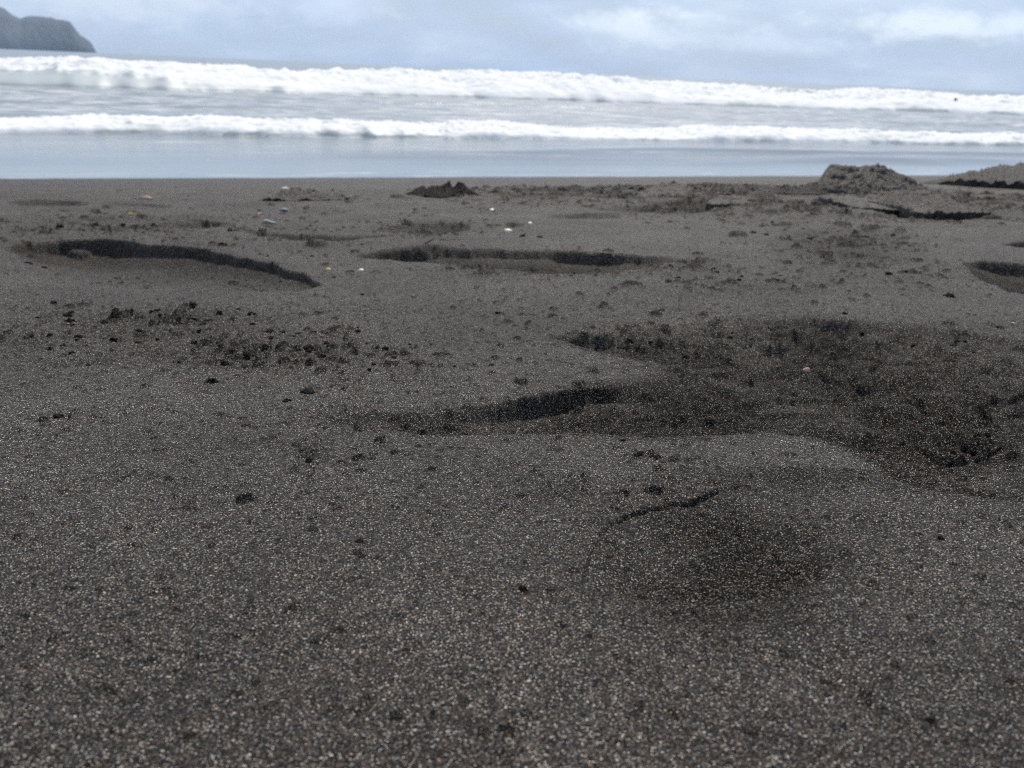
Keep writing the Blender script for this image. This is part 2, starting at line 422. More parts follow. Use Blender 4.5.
# ------------------------------------------------------------------ sand beach (one sheet, finer where it is closest)
rr = [0.015, 0.03, 0.045, 0.06, 0.075, 0.09, 0.10]
while rr[-1] < 2.75:
    q = rr[-1]; rr.append(q + min(max(0.6 * q * q / (HC * FPX), 0.0006), 0.0032))
while rr[-1] < 4000:
    q = rr[-1]; rr.append(q + max(0.012, (q - 2.6) * 0.045))
rr = np.array(rr)
az = [np.linspace(-180, -75, 40, endpoint=False), np.linspace(-75, -33, 190, endpoint=False), np.linspace(-33, 33, 1260, endpoint=False),
      np.linspace(33, 75, 190, endpoint=False), np.linspace(75, 180, 40, endpoint=False)]
az = np.radians(np.concatenate(az))[::-1]
AZ, RR = np.meshgrid(az, rr)
X = RR * np.sin(AZ); Y = RR * np.cos(AZ)
Z = base_z(X, Y); DAMP_SHADE_V = np.zeros_like(Z)
front = (np.abs(AZ) < math.radians(76)) & (RR < 5) & (Y > 0.02)
zz, dd = relief(X[front], Y[front])
Z[front] += zz; DAMP_SHADE_V[front] = dd
back = ~front
Z[back] += 0.004 * fbm(X[back] * 4.5, Y[back] * 4.5, 3, 11) * sstep(0.1, 0.6, RR[back]) + 0.15 * fbm(X[back] * 0.05, Y[back] * 0.05, 3, 13) * sstep(15, 60, RR[back]) * sstep(5, -10, NX * X[back] + NY * Y[back])
DS = NX * X + NY * Y
WETV = sstep(2.0, 6.0, DS)
DAMP_SHADE_V = np.maximum(DAMP_SHADE_V, 0.45 * sstep(2.0, 4.5, DS) + 0.3 * sstep(12.5, 15, DS))
beach = grid_mesh('sand_beach', X, Y, Z, M_sand, {'damp_shade': DAMP_SHADE_V, 'wet': WETV}, closed_cols=True)
tag(beach, 'dark volcanic sand beach with footprints', 'beach', kind='structure')
del X, Y, Z, AZ, RR

# ------------------------------------------------------------------ water
def water_material(name, foam_white=0.93, base=(0.17, 0.19, 0.205), rough=0.28):
    m, nt, out = new_mat(name); L = nt.links.new
    at2 = N(nt, 'ShaderNodeAttribute', attribute_name='chop')
    tc = N(nt, 'ShaderNodeTexCoord')
    mp = N(nt, 'ShaderNodeMapping'); mp.inputs['Scale'].default_value = (0.35, 1.6, 1.0); L(tc.outputs['Object'], mp.inputs['Vector'])
    n1 = N(nt, 'ShaderNodeTexNoise'); n1.inputs['Scale'].default_value = 1.3; n1.inputs['Detail'].default_value = 9; n1.inputs['Roughness'].default_value = 0.68; n1.inputs['Distortion'].default_value = 0.6
    L(mp.outputs[0], n1.inputs['Vector'])
    at = N(nt, 'ShaderNodeAttribute', attribute_name='foam')
    f = mathn(nt, 'ADD', at.outputs['Fac'], mathn(nt, 'MULTIPLY', mathn(nt, 'SUBTRACT', n1.outputs[0], 0.5), 2.0))
    mr = N(nt, 'ShaderNodeMapRange'); mr.interpolation_type = 'SMOOTHSTEP'; mr.inputs[1].default_value = 0.22; mr.inputs[2].default_value = 0.88; L(f, mr.inputs[0])
    fac = mr.outputs[0]
    wat = N(nt, 'ShaderNodeBsdfPrincipled')
    wat.inputs['Base Color'].default_value = (*base, 1); wat.inputs['Roughness'].default_value = rough; wat.inputs['IOR'].default_value = 1.333
    mp2 = N(nt, 'ShaderNodeMapping'); mp2.inputs['Scale'].default_value = (0.6, 1.8, 1.0); L(tc.outputs['Object'], mp2.inputs['Vector'])
    n2 = N(nt, 'ShaderNodeTexNoise'); n2.inputs['Scale'].default_value = 3.0; n2.inputs['Detail'].default_value = 5; L(mp2.outputs[0], n2.inputs['Vector'])
    L(mathn(nt, 'ADD', mathn(nt, 'MULTIPLY', at2.outputs['Fac'], 0.25), rough - 0.15), wat.inputs['Roughness'])
    si = N(nt, 'ShaderNodeAttribute', attribute_name='silt')
    L(mixc(nt, si.outputs['Fac'], base, (0.075, 0.066, 0.062)), wat.inputs['Base Color'])
    bp = N(nt, 'ShaderNodeBump'); bp.inputs['Distance'].default_value = 0.06; L(n2.outputs[0], bp.inputs['Height']); L(at2.outputs['Fac'], bp.inputs['Strength']); L(bp.outputs[0], wat.inputs['Normal'])
    fo = N(nt, 'ShaderNodeBsdfPrincipled'); fo.inputs['Roughness'].default_value = 0.9; fo.inputs['Specular IOR Level'].default_value = 0.1
    fo.inputs['Base Color'].default_value = (foam_white, foam_white * 0.985, foam_white * 0.965, 1)
    tr = N(nt, 'ShaderNodeBsdfTranslucent'); tr.inputs[0].default_value = (0.9, 0.92, 0.92, 1)
    mt = N(nt, 'ShaderNodeMixShader'); mt.inputs[0].default_value = 0.35; L(fo.outputs[0], mt.inputs[1]); L(tr.outputs[0], mt.inputs[2])
    ms = N(nt, 'ShaderNodeMixShader'); L(fac, ms.inputs[0]); L(wat.outputs[0], ms.inputs[1]); L(mt.outputs[0], ms.inputs[2])
    L(ms.outputs[0], out.inputs[0])
    return m

M_water = water_material('sea_water')
M_wave = water_material('wave_water', 0.95, (0.34, 0.37, 0.37), 0.62)

def axis(parts):
    out = []
    for a, b, st in parts: out.append(np.arange(a, b, st))
    return np.concatenate(out)

# sea sheet, coordinates: s along the shore, d out to sea
geo_s = 160 * 1.12 ** np.arange(1, 29)
s_ax = np.concatenate([-(geo_s[::-1]) + 90, np.arange(-60, 150, 0.22), geo_s])
d_ax = [13.5]
while d_ax[-1] < 70: d_ax.append(d_ax[-1] + 0.12)
while d_ax[-1] < 4300: d_ax.append(d_ax[-1] + max(0.5, (d_ax[-1] - 66) * 0.06))
S, D = np.meshgrid(s_ax, np.array(d_ax))
near = sstep(2500, 400, np.abs(S)) * sstep(2000, 200, D)
Zs = np.zeros_like(S)
rip = lambda d0, h, wf, wb, k: h * np.where((D - (d0 + 0.5 * vnoise(S * 0.16, S * 0 + k, k) + 0.18 * vnoise(S * 0.7, S * 0 + k, k + 1))) < 0,
        np.exp(-((D - (d0 + 0.5 * vnoise(S * 0.16, S * 0 + k, k) + 0.18 * vnoise(S * 0.7, S * 0 + k, k + 1))) / wf) ** 2),
        np.exp(-((D - (d0 + 0.5 * vnoise(S * 0.16, S * 0 + k, k) + 0.18 * vnoise(S * 0.7, S * 0 + k, k + 1))) / wb) ** 2))
Zs += rip(18.6, 0.15, 0.8, 1.3, 101) * (0.55 + 0.6 * vnoise(S * 0.11, S * 0 + 2, 105)) + rip(20.6, 0.09, 0.3, 0.9, 111) * sstep(5, 15, S)
Zs += rip(30.5, 0.10, 0.8, 2.5, 121) + rip(38, 0.14, 1.0, 3, 131) + rip(46, 0.16, 1.2, 3, 141)
Zs += near * sstep(19, 30, D) * (0.05 * fbm(S * 0.5, D * 0.9, 4, 151) + 0.03 * fbm(S * 2, D * 2, 3, 161))
Zs += sstep(75, 140, D) * sstep(3000, 600, D) * (0.35 * fbm(S * 0.02, D * 0.05, 3, 171) - 0.1)
Zs = np.where(D < 17, Zs * sstep(15.2, 17, D), Zs)
FO = 0.15 + 0.22 * sstep(25, 33, D) * sstep(62, 50, D) + 0.14 * sstep(32, 27, D) * sstep(23.6, 25, D)
FO += 0.12 * sstep(16.6, 15.2, D) - 0.35 * sstep(19.5, 18.5, D) * sstep(16.4, 17.2, D)
FO = np.where(D > 70, -0.15 + 0.08 * vnoise(S * 0.03, D * 0.06, 181), FO)
CH = 0.08 + 0.6 * sstep(18, 30, D)
SILT = sstep(16.8, 17.8, D) * sstep(21.5, 19.0, D) * np.clip(0.55 + 0.9 * fbm(S * 0.12, D * 0.9, 3, 191), 0, 1)
sea = grid_mesh('sea', S, D, WATER + Zs, M_water, {'foam': FO, 'chop': CH, 'silt': SILT})
sea.rotation_euler.z = TH
tag(sea, 'grey green sea water running up the beach', 'sea', kind='structure')

def breaker(name, s0, s1, ds, d0, d1, dd_, front, prof, foam, label):
    S, D = np.meshgrid(np.arange(s0, s1, ds), np.arange(d0, d1, dd_))
    fr = front(S)
    xx = D - fr
    h = prof(S, D, xx)
    ends = sstep(s0, s0 + 8, S) * sstep(s1, s1 - 8, S) * sstep(d0, d0 + 0.5, D) * sstep(d1, d1 - 1.5, D)
    h = h * ends - 0.12 * (1 - ends) - 0.05 * sstep(0.05, 0, h)
    o = grid_mesh(name, S, D, WATER + h, M_wave, {'foam': foam(S, D, xx, h), 'chop': np.full_like(S, 0.25)})
    o.rotation_euler.z = TH
    return tag(o, label, 'breaking wave', kind='structure')

def front_far(S): return 56.5 + 1.3 * vnoise(S * 0.06, S * 0 + 0.5, 201) + 0.5 * vnoise(S * 0.3, S * 0 + 0.5, 202) + 0.25 * vnoise(S * 1.1, S * 0, 203)
def prof_far(S, D, x):
    hc = 1.30 + 0.14 * np.exp(-((S - 24) / 12) ** 2) - 0.12 * sstep(34, 50, S) + 0.20 * vnoise(S * 0.10, S * 0 + 0.3, 211) + 0.14 * vnoise(S * 0.45, S * 0 + .3, 212)
    broken = sstep(-1, 7, S)                       # the left end has not broken to its foot yet
    xf = np.clip((x + (1 - broken) * 1.2) / 5.2, 0, 1)
    rise = xf ** 0.62
    fall = 1 - 0.8 * sstep(6.0, 15, x)
    body = hc * rise * fall
    tumb = sstep(0.0, 0.8, x) * sstep(13, 7, x)
    bl = billow(S * 0.55, D * 0.55, 5, 221)
    return body * (x > -1.2 * (1 - broken)) + tumb * (0.28 * bl + 0.12 * billow(S * 2.0, D * 2.0, 3, 231)) * rise
def foam_far(S, D, x, h):
    lo = 0.15 + 0.6 * fbm(S * 0.35, S * 0 + .5, 3, 241) + 1.5 * sstep(8, -4, S)
    f = sstep(lo - 0.6, lo + 0.6, x + 0.5 * fbm(S * 0.8, D * 0.8, 3, 243)) * 1.3 - 0.8 * sstep(9, 14, x)
    gap = sstep(0.30, 0.62, fbm(S * 0.16, D * 0.3, 3, 251)) * sstep(3.0, 5.0, x)
    return f - 1.1 * gap
breaker('breaking_wave', -55, 130, 0.11, 52.5, 73, 0.11, front_far, prof_far, foam_far, 'tall foaming breaker farther out, its white crest level with the horizon')

def front_near(S): return 24.0 + 0.35 * vnoise(S * 0.15, S * 0 + .5, 301) + 0.22 * vnoise(S * 0.6, S * 0, 302) + 0.10 * vnoise(S * 2.3, S * 0, 303)
def prof_near(S, D, x):
    hc = 0.28 + 0.11 * vnoise(S * 0.22, S * 0 + 0.3, 311) + 0.06 * vnoise(S * 0.9, S * 0 + 0.3, 312) - 0.05 * sstep(24, 34, S)
    xf = np.clip(x / 1.4, 0, 1)
    body = hc * xf ** 0.45 * (1 - 0.9 * sstep(0.9, 4.2, x))
    t = sstep(0, 0.2, x) * sstep(6, 3, x)
    return body * (x > 0) + t * (0.09 * billow(S * 1.6, D * 1.8, 4, 321) + 0.04 * billow(S * 7, D * 7, 2, 331)) * xf ** 0.3
def foam_near(S, D, x, h):
    return sstep(-0.1, 0.06, x) * (0.82 - 0.48 * sstep(0.8, 5.0, x) + 0.8 * fbm(S * 0.55, D * 1.3, 4, 341) + 0.45 * fbm(S * 2.2, D * 3.5, 3, 345))
breaker('breaking_wave', -30, 62, 0.055, 23.0, 30.5, 0.06, front_near, prof_near, foam_near, 'low spent wave of white water nearest the shore')

# ------------------------------------------------------------------ headland
def headland():
    Dh = 3000.0
    prof = [(-420, 2), (-330, 30), (-230, 34), (-120, 30), (-60, 33), (-30, 38), (0, 40), (8, 37.5), (18, 31), (24, 28.5), (30, 30.5), (36, 31.5), (48, 31), (56, 30.5),
            (62, 28.8), (68, 28.8), (73, 28), (78, 21), (82, 16), (88, 13), (92, 10), (95, 5), (97, 0)]
    us = np.linspace(-420, 97, 420); ts = np.linspace(-1, 1, 70)
    U, T = np.meshgrid(us, ts)
    rr_ = [ray(q, 49.4 + 0.0428 * q) for q in us]; dirx = np.array([q[0] / q[1] for q in rr_])[None] + 0 * T
    hh = ip(U, prof) * Dh / FPX
    depth = 60 + 420 * np.clip((97 - U) / 200, 0, 1)
    Yc = Dh * np.ones_like(U) + T * depth + 60 * (97 - U) / 200
    crest = np.clip(1 - np.abs(T) ** 1.7, 0, 1)
    nz = fbm(U * 0.08, T * 3, 4, 401)
    z = hh * crest ** 0.7 * (1 + 0.10 * nz * (1 - crest)) + 2.5 * fbm(U * 0.35, T * 8, 3, 411) * (hh > 8) * (crest > 0.02)
    Xw = dirx * Yc + nz * 6 * (1 - crest)
    Zw = WATER - 3 + z * 1.0
    o = grid_mesh('headland', Xw, Yc, Zw, M_cliff)
    tag(o, 'hazy blue grey headland with steep end falling to the sea', 'headland', kind='structure')
headland()

# ------------------------------------------------------------------ mounds and broken slabs of sand
def ledge(name, near, far, lift_near, lift_far, label, cat, under=0.004, ns=140, nt_=46, bump=0.004, crumb=0.5, mid=0.0, mat=M_mound, seed=0, group=None, pw=1.0):
    """A lump or slab lying on the sand: near / far edge lines (photo points on the sand), heights in px of each edge and of the middle"""
    A = np.array([on_ground(*p) for p in near]); B = np.array([on_ground(*p) for p in far])
    un = lambda P: (np.array([p[0] for p in P], float) - P[0][0]) / (P[-1][0] - P[0][0])
    sa = un(near); sb = un(far); s = np.linspace(0, 1, ns)
    a = np.stack([np.interp(s, sa, A[:, i]) for i in (0, 1)], -1); b = np.stack([np.interp(s, sb, B[:, i]) for i in (0, 1)], -1)
    ln = np.interp(s, np.linspace(0, 1, len(lift_near)), lift_near); lf = np.interp(s, np.linspace(0, 1, len(lift_far)), lift_far)
    t = np.linspace(0, 1, nt_)[:, None]
    Xg = a[None, :, 0] * (1 - t) + b[None, :, 0] * t; Yg = a[None, :, 1] * (1 - t) + b[None, :, 1] * t
    jit = 0.006 * fbm(Xg * 60 + seed, Yg * 60, 3, 501 + seed)
    Yg = Yg + jit
    px = np.hypot(Xg, Yg) / FPX
    g = base_z(Xg, Yg)
    h = (ln[None] * (1 - t ** pw) + lf[None] * t ** pw + mid * np.sin(np.pi * t) * np.sin(np.pi * s)[None] ** 0.6) * px
    hn = h + bump * (1.5 * fbm(Xg * 28 + seed, Yg * 28, 5, 511 + seed, 0.62)) * sstep(0, 0.01, h)
    hn = hn + crumbs(Xg + 0.008 * fbm(Xg * 90, Yg * 90, 2, 551), Yg, 0.034, np.full_like(Xg, crumb * 0.55), 561 + seed) * 0.55 * sstep(0.004, 0.02, h)
    hn = hn + crumbs(Xg, Yg, 0.014, np.full_like(Xg, crumb * 0.5), 521 + seed) * 0.6 + crumbs(Xg, Yg, 0.006, np.full_like(Xg, crumb), 531 + seed) * 0.7
    edge = np.sin(np.pi * s)[None] * np.ones_like(t)
    hn = np.where(edge < 0.02, -0.01, hn)
    Zg = g + hn
    # near face: one tucked-under rows set, then a far skirt
    rows = [(Xg, Yg, Zg)]
    fx, fy, fz = Xg[0], Yg[0], Zg[0]
    gz = g[0]
    nf = 7
    fr = []
    for i in range(1, nf + 1):
        q = i / nf
        fr.append((fx, fy + under * math.sin(q * 1.6) + 0.0012 * vnoise(fx * 300 + i * 3.1, fx * 0 + i, 541 + seed), fz * (1 - q) + (gz - 0.012) * q))
    Xn = np.concatenate([np.stack([f[0] for f in fr[::-1]]), Xg, Xg[-1:]])
    Yn = np.concatenate([np.stack([f[1] for f in fr[::-1]]), Yg, Yg[-1:] + 0.004])
    Zn = np.concatenate([np.stack([f[2] for f in fr[::-1]]), Zg, g[-1:] - 0.02])
    o = grid_mesh(name, Xn, Yn, Zn, mat, {'damp_shade': np.full_like(Xn, 0.35)})
    # origin at the base
    c = Vector((float(Xg.mean()), float(Yg.mean()), float(g.mean())))
    o.data.transform(Matrix.Translation(-c)); o.location = c
    return tag(o, label, cat, group)

G_M = 'heaps and slabs of dug-up sand at the top of the slope'
# big crumbly mound, right
def prof(pts, n=41):
    u = np.linspace(pts[0][0], pts[-1][0], n)
    return list(np.interp(u, [p[0] for p in pts], [p[1] for p in pts]))
ledge('sand_mound', [(786,191.5),(800,192),(820,193),(850,194),(880,194),(910,193),(940,191)], [(790,190.3),(820,190.6),(850,190.8),(880,190.8),(936,190)],
      [0] * 7, prof([(786,0),(796,4),(803,7),(808,6),(814,9),(818,12),(821,21),(824,23),(840,23),(852,22),(866,22.5),(880,21),(890,18.5),(898,16),(908,11),(918,6),(928,2.5),(940,0)]),
      'largest crumbly mound of dark sand, flat topped, standing against the water right of the middle', 'sand mound',
      under=-0.004, ns=260, nt_=80, bump=0.0055, crumb=0.6, mid=0, seed=1, group=G_M, pw=0.6)
ledge('sand_slab', [(918,184),(940,185.5),(965,187),(995,189),(1030,191),(1080,194)], [(925,182.5),(960,182),(1000,181.5),(1080,181)],
      [0.5,3,5,6,6,6,6], prof([(918,0),(938,2),(950,6),(962,8.5),(972,8),(985,12),(1000,13.5),(1010,14),(1080,16)]), 'long undercut slab of sand rising to the right edge behind the mound', 'sand slab', under=0.016, ns=240, nt_=50, bump=0.010, crumb=0.8, mat=M_slab, seed=2, group=G_M)
ledge('sand_slab', [(1004,179.5),(1015,181),(1040,182),(1080,183)], [(1008,178),(1040,178),(1080,177)],
      [3,8,9,9], [2,8,10,11], 'small topmost slab with a black undercut edge at the far right', 'sand slab', under=0.016, ns=90, nt_=30, bump=0.008, crumb=0.7, mat=M_slab, seed=3, group=G_M)
ledge('sand_slab', [(816,203),(830,206),(860,210),(890,211),(908,210.5)], [(822,199),(850,200),(880,202),(908,209.5)],
      [6,4,2.2,1.4,0.3], [3,3,2,1,0], 'thin tilted slab of crusted sand with a dark front edge below the mound', 'sand slab', under=0.006, ns=160, nt_=40, bump=0.004, crumb=0.3, seed=4, group=G_M)
ledge('sand_slab', [(866,203),(890,209),(915,214),(940,215.5),(965,214.5),(992,213)], [(880,198),(915,200),(950,204),(985,210)],
      [2,3,1.5,3,1.5,0.3], prof([(880,4),(890,7),(905,5),(925,4),(940,5),(960,2),(985,0)]), 'broken slab of crusted sand with a ragged dark edge right of the mound', 'sand slab', under=0.004, ns=200, nt_=60, bump=0.010, crumb=0.7, seed=5, group=G_M)
ledge('sand_mound', [(398,197),(415,198),(440,199),(465,197),(484,196.5)], [(405,194.5),(440,194.5),(478,194.5)],
      [0,1,2,1,0], prof([(398,0),(408,3),(416,6),(424,5),(432,8),(442,10),(450,11),(453,5),(457,4),(460,9),(466,10),(474,5),(484,0)]), 'black ragged heap of moist sand left of the middle on the skyline of the beach', 'sand mound', under=0.004, ns=180, nt_=50, bump=0.008, crumb=0.6, mat=M_dark, seed=6, group=G_M)
ledge('sand_mound', [(258,201),(275,202.5),(300,202),(330,201.5),(358,200.5)], [(265,198.5),(300,198),(350,198.5)],
      [0.4,3.6,1.0,3,2.2,1.2,0], prof([(258,0),(270,3),(280,8),(290,7),(300,7.5),(315,6),(330,4),(345,3),(358,0)]), 'low humped mound of sand with dark hollows in its front, a white pebble behind it', 'sand mound', under=0.010, ns=160, nt_=46, bump=0.009, crumb=0.5, seed=7, group=G_M)
ledge('sand_mound', [(632,196.5),(660,198),(690,197.5),(706,196)], [(640,192.5),(670,192),(700,192.5)],
      [0,1,1,0], [0,4,6,7,6,4,0], 'smooth low mound of sand with one dark lump on top, right of the middle', 'sand mound', under=-0.002, ns=120, nt_=40, bump=0.007, crumb=0.5, seed=8, group=G_M)
ledge('sand_mound', [(766,194),(790,195),(812,195),(830,194)], [(772,192),(800,192),(826,192)],
      [0,1,1,0], prof([(766,0),(776,3),(784,7),(788,5),(800,4),(810,6),(816,8),(822,6),(830,0)]), 'small dark rubbly heap at the left foot of the flat topped mound', 'sand mound', under=-0.002, ns=110, nt_=36, bump=0.008, crumb=0.8, mat=M_clump, seed=9, group=G_M)
ledge('sand_mound', [(706,204),(722,205),(745,206),(766,205)], [(708,201),(735,201),(764,202)],
      [0,1,1,0], [0,4,6,5,3,3,0], 'low brown hump of loose sand in front of the rubble line, right of the middle', 'sand mound', under=-0.002, ns=110, nt_=36, bump=0.006, crumb=0.5, seed=10, group=G_M)

# ------------------------------------------------------------------ loose clumps, shells, sticks
import bmesh
def lump_mesh(name, seed, sub=3, rough=0.5, squash=0.7):
    bm = bmesh.new(); bmesh.ops.create_icosphere(bm, subdivisions=sub, radius=0.5)
    r = random.Random(seed); ph = [r.uniform(0, 50) for _ in range(3)]
    from mathutils import noise as mn
    for v in bm.verts:
        p = v.co.normalized()
        q = p * 1.6 + Vector(ph)
        k = 1 + rough * mn.noise(q) + rough * 0.9 * mn.noise(q * 2.4) + rough * 0.7 * mn.noise(q * 5)
        v.co = p * 0.5 * k; v.co.z *= squash
    me = bpy.data.meshes.new(name); bm.to_mesh(me); bm.free()
    me.materials.append(M_clump)
    return me
LUMPS = [lump_mesh('sand_clump', 40 + i, 3, 0.45 + 0.25 * (i % 3) / 2, 0.55 + 0.15 * (i % 4) / 3) for i in range(10)]

def put(o, u, v, size, sink=0.38, rz=None):
    p = on_ground(u, v)
    w = math.hypot(p[0], p[1]) / FPX
    z = float(surface(p[0], p[1])[0])
    s = size * w
    o.scale = (s, s * random.uniform(0.6, 1.0), s)
    o.rotation_euler = (random.uniform(-.3, .3), random.uniform(-.3, .3), random.uniform(0, 6.28) if rz is None else rz)
    o.location = (p[0], p[1], z + s * (0.35 - sink) * 0.6)
    return o

def clump(u, v, size, label, group='loose clumps of sand', i=None):
    o = bpy.data.objects.new('sand_clump', LUMPS[random.randrange(10) if i is None else i]); col.objects.link(o)
    put(o, u, v, size)
    return tag(o, label, 'sand clump', group)

def cluster(spots, label, group, n=4, size=(3, 7)):
    for (u, v, du, dv, k) in spots:
        for _ in range(k):
            clump(u + random.gauss(0, du), v + random.gauss(0, dv), random.uniform(*size) * random.choice((0.6, 0.8, 1, 1)), label, group)

BIG = [
 (212,384,11,'dark spiky clump of sand alone below the crumbly band at left'),
 (193,321,11,'largest black clump at the top of the crumbly band at left'),
 (287,405,8,'dark clump at the lower right end of the crumbly band'),
 (60,419,12,'flat dark clump on plain sand near the left edge'),
 (308,396,14,'long flaked clump just right of the crumbly band'),
 (524,590,13,'round black clump alone on the coarse sand at bottom middle'),
 (638,456,13,'dark clump on smooth sand right below the hollow'),
 (622,440,7,'small dark clump at the near rim of the hollow'),
 (309,449,6,'upper clump of a short vertical row left of the middle'),
 (309,461,6,'lower clump of a short vertical row left of the middle'),
 (498,313,7,'round clump on grey sand below the middle footprint'),
 (948,300,10,'branching dark clump on the smooth grey sand at right'),
 (888,276,7,'round clump right below the shallow dent at right'),
 (906,273,8,'flat clump beside the shallow dent at right'),
 (841,285,5,'tiny round clump left below the shallow dent at right'),
 (776,284,8,'ragged clump left of the shallow dent at right'),
 (522,238,7,'left clump of a pair above the middle footprint'),
 (539,238,7,'right clump of a pair above the middle footprint'),
 (60,228,10,'squarish clump left of the row above the long footprint at left'),
 (95,227,9,'dark clump in the middle of the row above the long footprint at left'),
 (153,228,7,'dark clump at the right of the row above the long footprint at left'),
 (230,233,8,'dark clump on the sand between the two left hollows'),
 (223,247,8,'clump just above the far rim of the long footprint at left'),
 (27,258,7,'left clump of two on the near rim of the long footprint'),
 (43,257,5,'right clump of two on the near rim of the long footprint'),
 (838,170,5,'tiny lump perched on the flat top of the mound'),
 (1009,168,6,'tiny lump perched on the topmost slab at far right'),
 (298,190,7,'dark lump behind the low mound near the white pebble'),
 (673,185,8,'dark lump on the crest of the smooth low mound'),
 (631,190,8,'dark lump left of the smooth low mound'),
 (622,199,9,'flat dark lump before the rubble line right of the middle'),
 (669,284,7,'dark lump beyond the right tip of the middle footprint'),
 (753,233,6,'lone round clump on the grey sand below the slabs'),
 (766,235,5,'smaller round clump beside the lone one below the slabs'),
 (940,540,9,'faint clump on the coarse sand at lower right'),
 (930,722,10,'dark clump on the sand at the bottom right corner'),
 (360,540,9,'flat dark clump on the coarse sand left of the bottom middle'),
]
PERCHED = {838: 20, 1009: 14, 673: 6}
for u, v, s, lab in BIG:
    if u in PERCHED:
        o = bpy.data.objects.new('sand_clump', LUMPS[u % 10]); col.objects.link(o)
        p = on_ground(u, 189 if u != 1009 else 178); w = math.hypot(*p) / FPX
        r = ray(u, v); k = p[1] / r[1]
        o.location = (r[0] * k, p[1], HC + r[2] * k); o.scale = (s * w, s * w, s * w * 1.2)
        tag(o, lab, 'sand clump', 'loose clumps of sand')
    else:
        clump(u, v, s, lab)
cluster([(60,335,45,14,14),(190,323,45,7,26),(140,345,70,9,18),(255,352,50,10,22),(340,345,50,14,14)],
        'small dark crumb of sand in the crumbly band across the left half', 'crumbs in the band at left', size=(4, 10))
cluster([(390,350,40,14,10),(450,370,50,10,8)], 'small dark crumb of sand on the smooth tongue in the middle', 'crumbs on the smooth tongue', size=(4, 8))
cluster([(720,284,40,4,14),(690,268,24,5,10)], 'dark crumb of sand strewn from the right tip of the middle footprint', 'crumbs off the middle footprint', size=(3, 6))
cluster([(560,271,30,3,10),(500,268,20,3,5)], 'dark crumb of sand tumbled into the middle footprint', 'crumbs in the middle footprint', size=(3.5, 7))
cluster([(830,236,22,7,14),(860,242,20,6,10)], 'dark crumb of sand in the shallow dent at right', 'crumbs in the dent at right', size=(3, 6))
cluster([(640,336,45,9,10),(760,332,70,8,14)], 'dark crumb of sand along the upper rim of the big hollow', 'crumbs on the rim of the hollow', size=(4, 9))
cluster([(960,342,36,6,14),(965,420,32,10,14)], 'dark crumb of sand in the churned right part of the hollow', 'crumbs in the churned sand', size=(4, 11))
cluster([(100,232,60,5,8),(300,262,60,8,8),(380,262,40,18,6)], 'tiny dark crumb of sand scattered round the long footprint at left', 'crumbs round the left footprint', size=(2.5, 5))

def shell_mesh(name, mat, seed, elong=1.0):
    """a domed bit of shell with ribs and a broken edge"""
    bm = bmesh.new(); r = random.Random(seed); n = 18; rings = 5
    top = []
    for j in range(rings + 1):
        q = j / rings; ring = []
        for i in range(n):
            a = 2 * math.pi * i / n
            rad = 0.5 * math.sin(q * math.pi / 2) * (1 + 0.08 * math.sin(a * 3 + seed) + 0.12 * r.uniform(-1, 1) * (q > 0.9))
            z = 0.26 * math.cos(q * math.pi / 2) + 0.018 * math.sin(a * 9) * q
            ring.append(bm.verts.new((rad * math.cos(a) * elong, rad * math.sin(a), z)))
            if j == 0: break
        top.append(ring)
    for j in range(rings):
        for i in range(n):
            k = (i + 1) % n
            if j == 0: bm.faces.new((top[0][0], top[1][i], top[1][k]))
            else: bm.faces.new((top[j][i], top[j + 1][i], top[j + 1][k], top[j][k]))
    low = [bm.verts.new((v.co.x * 0.92, v.co.y * 0.92, v.co.z - 0.06)) for v in top[-1]]
    for i in range(n):
        k = (i + 1) % n; bm.faces.new((top[-1][i], low[i], low[k], top[-1][k]))
    bm.faces.new(low[::-1])
    me = bpy.data.meshes.new(name); bm.to_mesh(me); bm.free(); me.materials.append(mat)
    for p in me.polygons: p.use_smooth = True
    return me

def shell(u, v, size, mat, label, cat='shell', name='shell_fragment', elong=1.3, tilt=(0.35, 0.1), rz=0.2, lift=0.1):
    o = bpy.data.objects.new(name, shell_mesh(name, mat, u % 13, elong)); col.objects.link(o)
    p = on_ground(u, v); w = math.hypot(*p) / FPX; s = 0.75 * size * w
    o.scale = (s, s, s * 0.8); o.rotation_euler = (tilt[0], tilt[1], rz)
    o.location = (p[0], p[1], float(surface(p[0], p[1])[0]) + s * lift)
    return tag(o, label, cat)
shell(808, 361, 9, M_shell_pink, 'pinkish ribbed bit of shell lying in the big hollow at right', tilt=(0.9, -0.5), rz=0.6, elong=1.25, lift=0.28)
shell(1013, 326, 6, M_shell_pink, 'tiny pink bit of shell on the grey sand at the right edge', tilt=(0.7, 0.2), elong=1.0)
shell(508, 231, 8, M_shell_white, 'brightest white bit of shell above the middle footprint', tilt=(0.6, 0), rz=0.1, elong=1.4)
shell(492, 212, 6, M_shell_white, 'small off white bit of shell farther up than the brightest one', tilt=(0.5, 0))
shell(530, 224, 5, M_shell_white, 'tiny pale bit of shell just right of the brightest one', tilt=(0.5, 0))
shell(361, 271, 6, M_shell_white, 'small whitish bit of shell beside the tip of the long footprint at left', tilt=(0.5, 0))
shell(328, 271, 6, M_yellow, 'small yellowish bit of shell beside the tip of the long footprint at left', tilt=(0.5, 0))
shell(145, 199.5, 11, M_orange, 'orange brown bit of shell near the smooth wet sand at left', tilt=(0.5, 0), elong=1.5)
shell(258, 214, 5, M_orange, 'tiny orange bit of shell left of the white stick', tilt=(0.5, 0))
o = bpy.data.objects.new('pebble', lump_mesh('pebble', 77, 3, 0.16, 0.75)); col.objects.link(o); o.data.materials[0] = M_shell_white
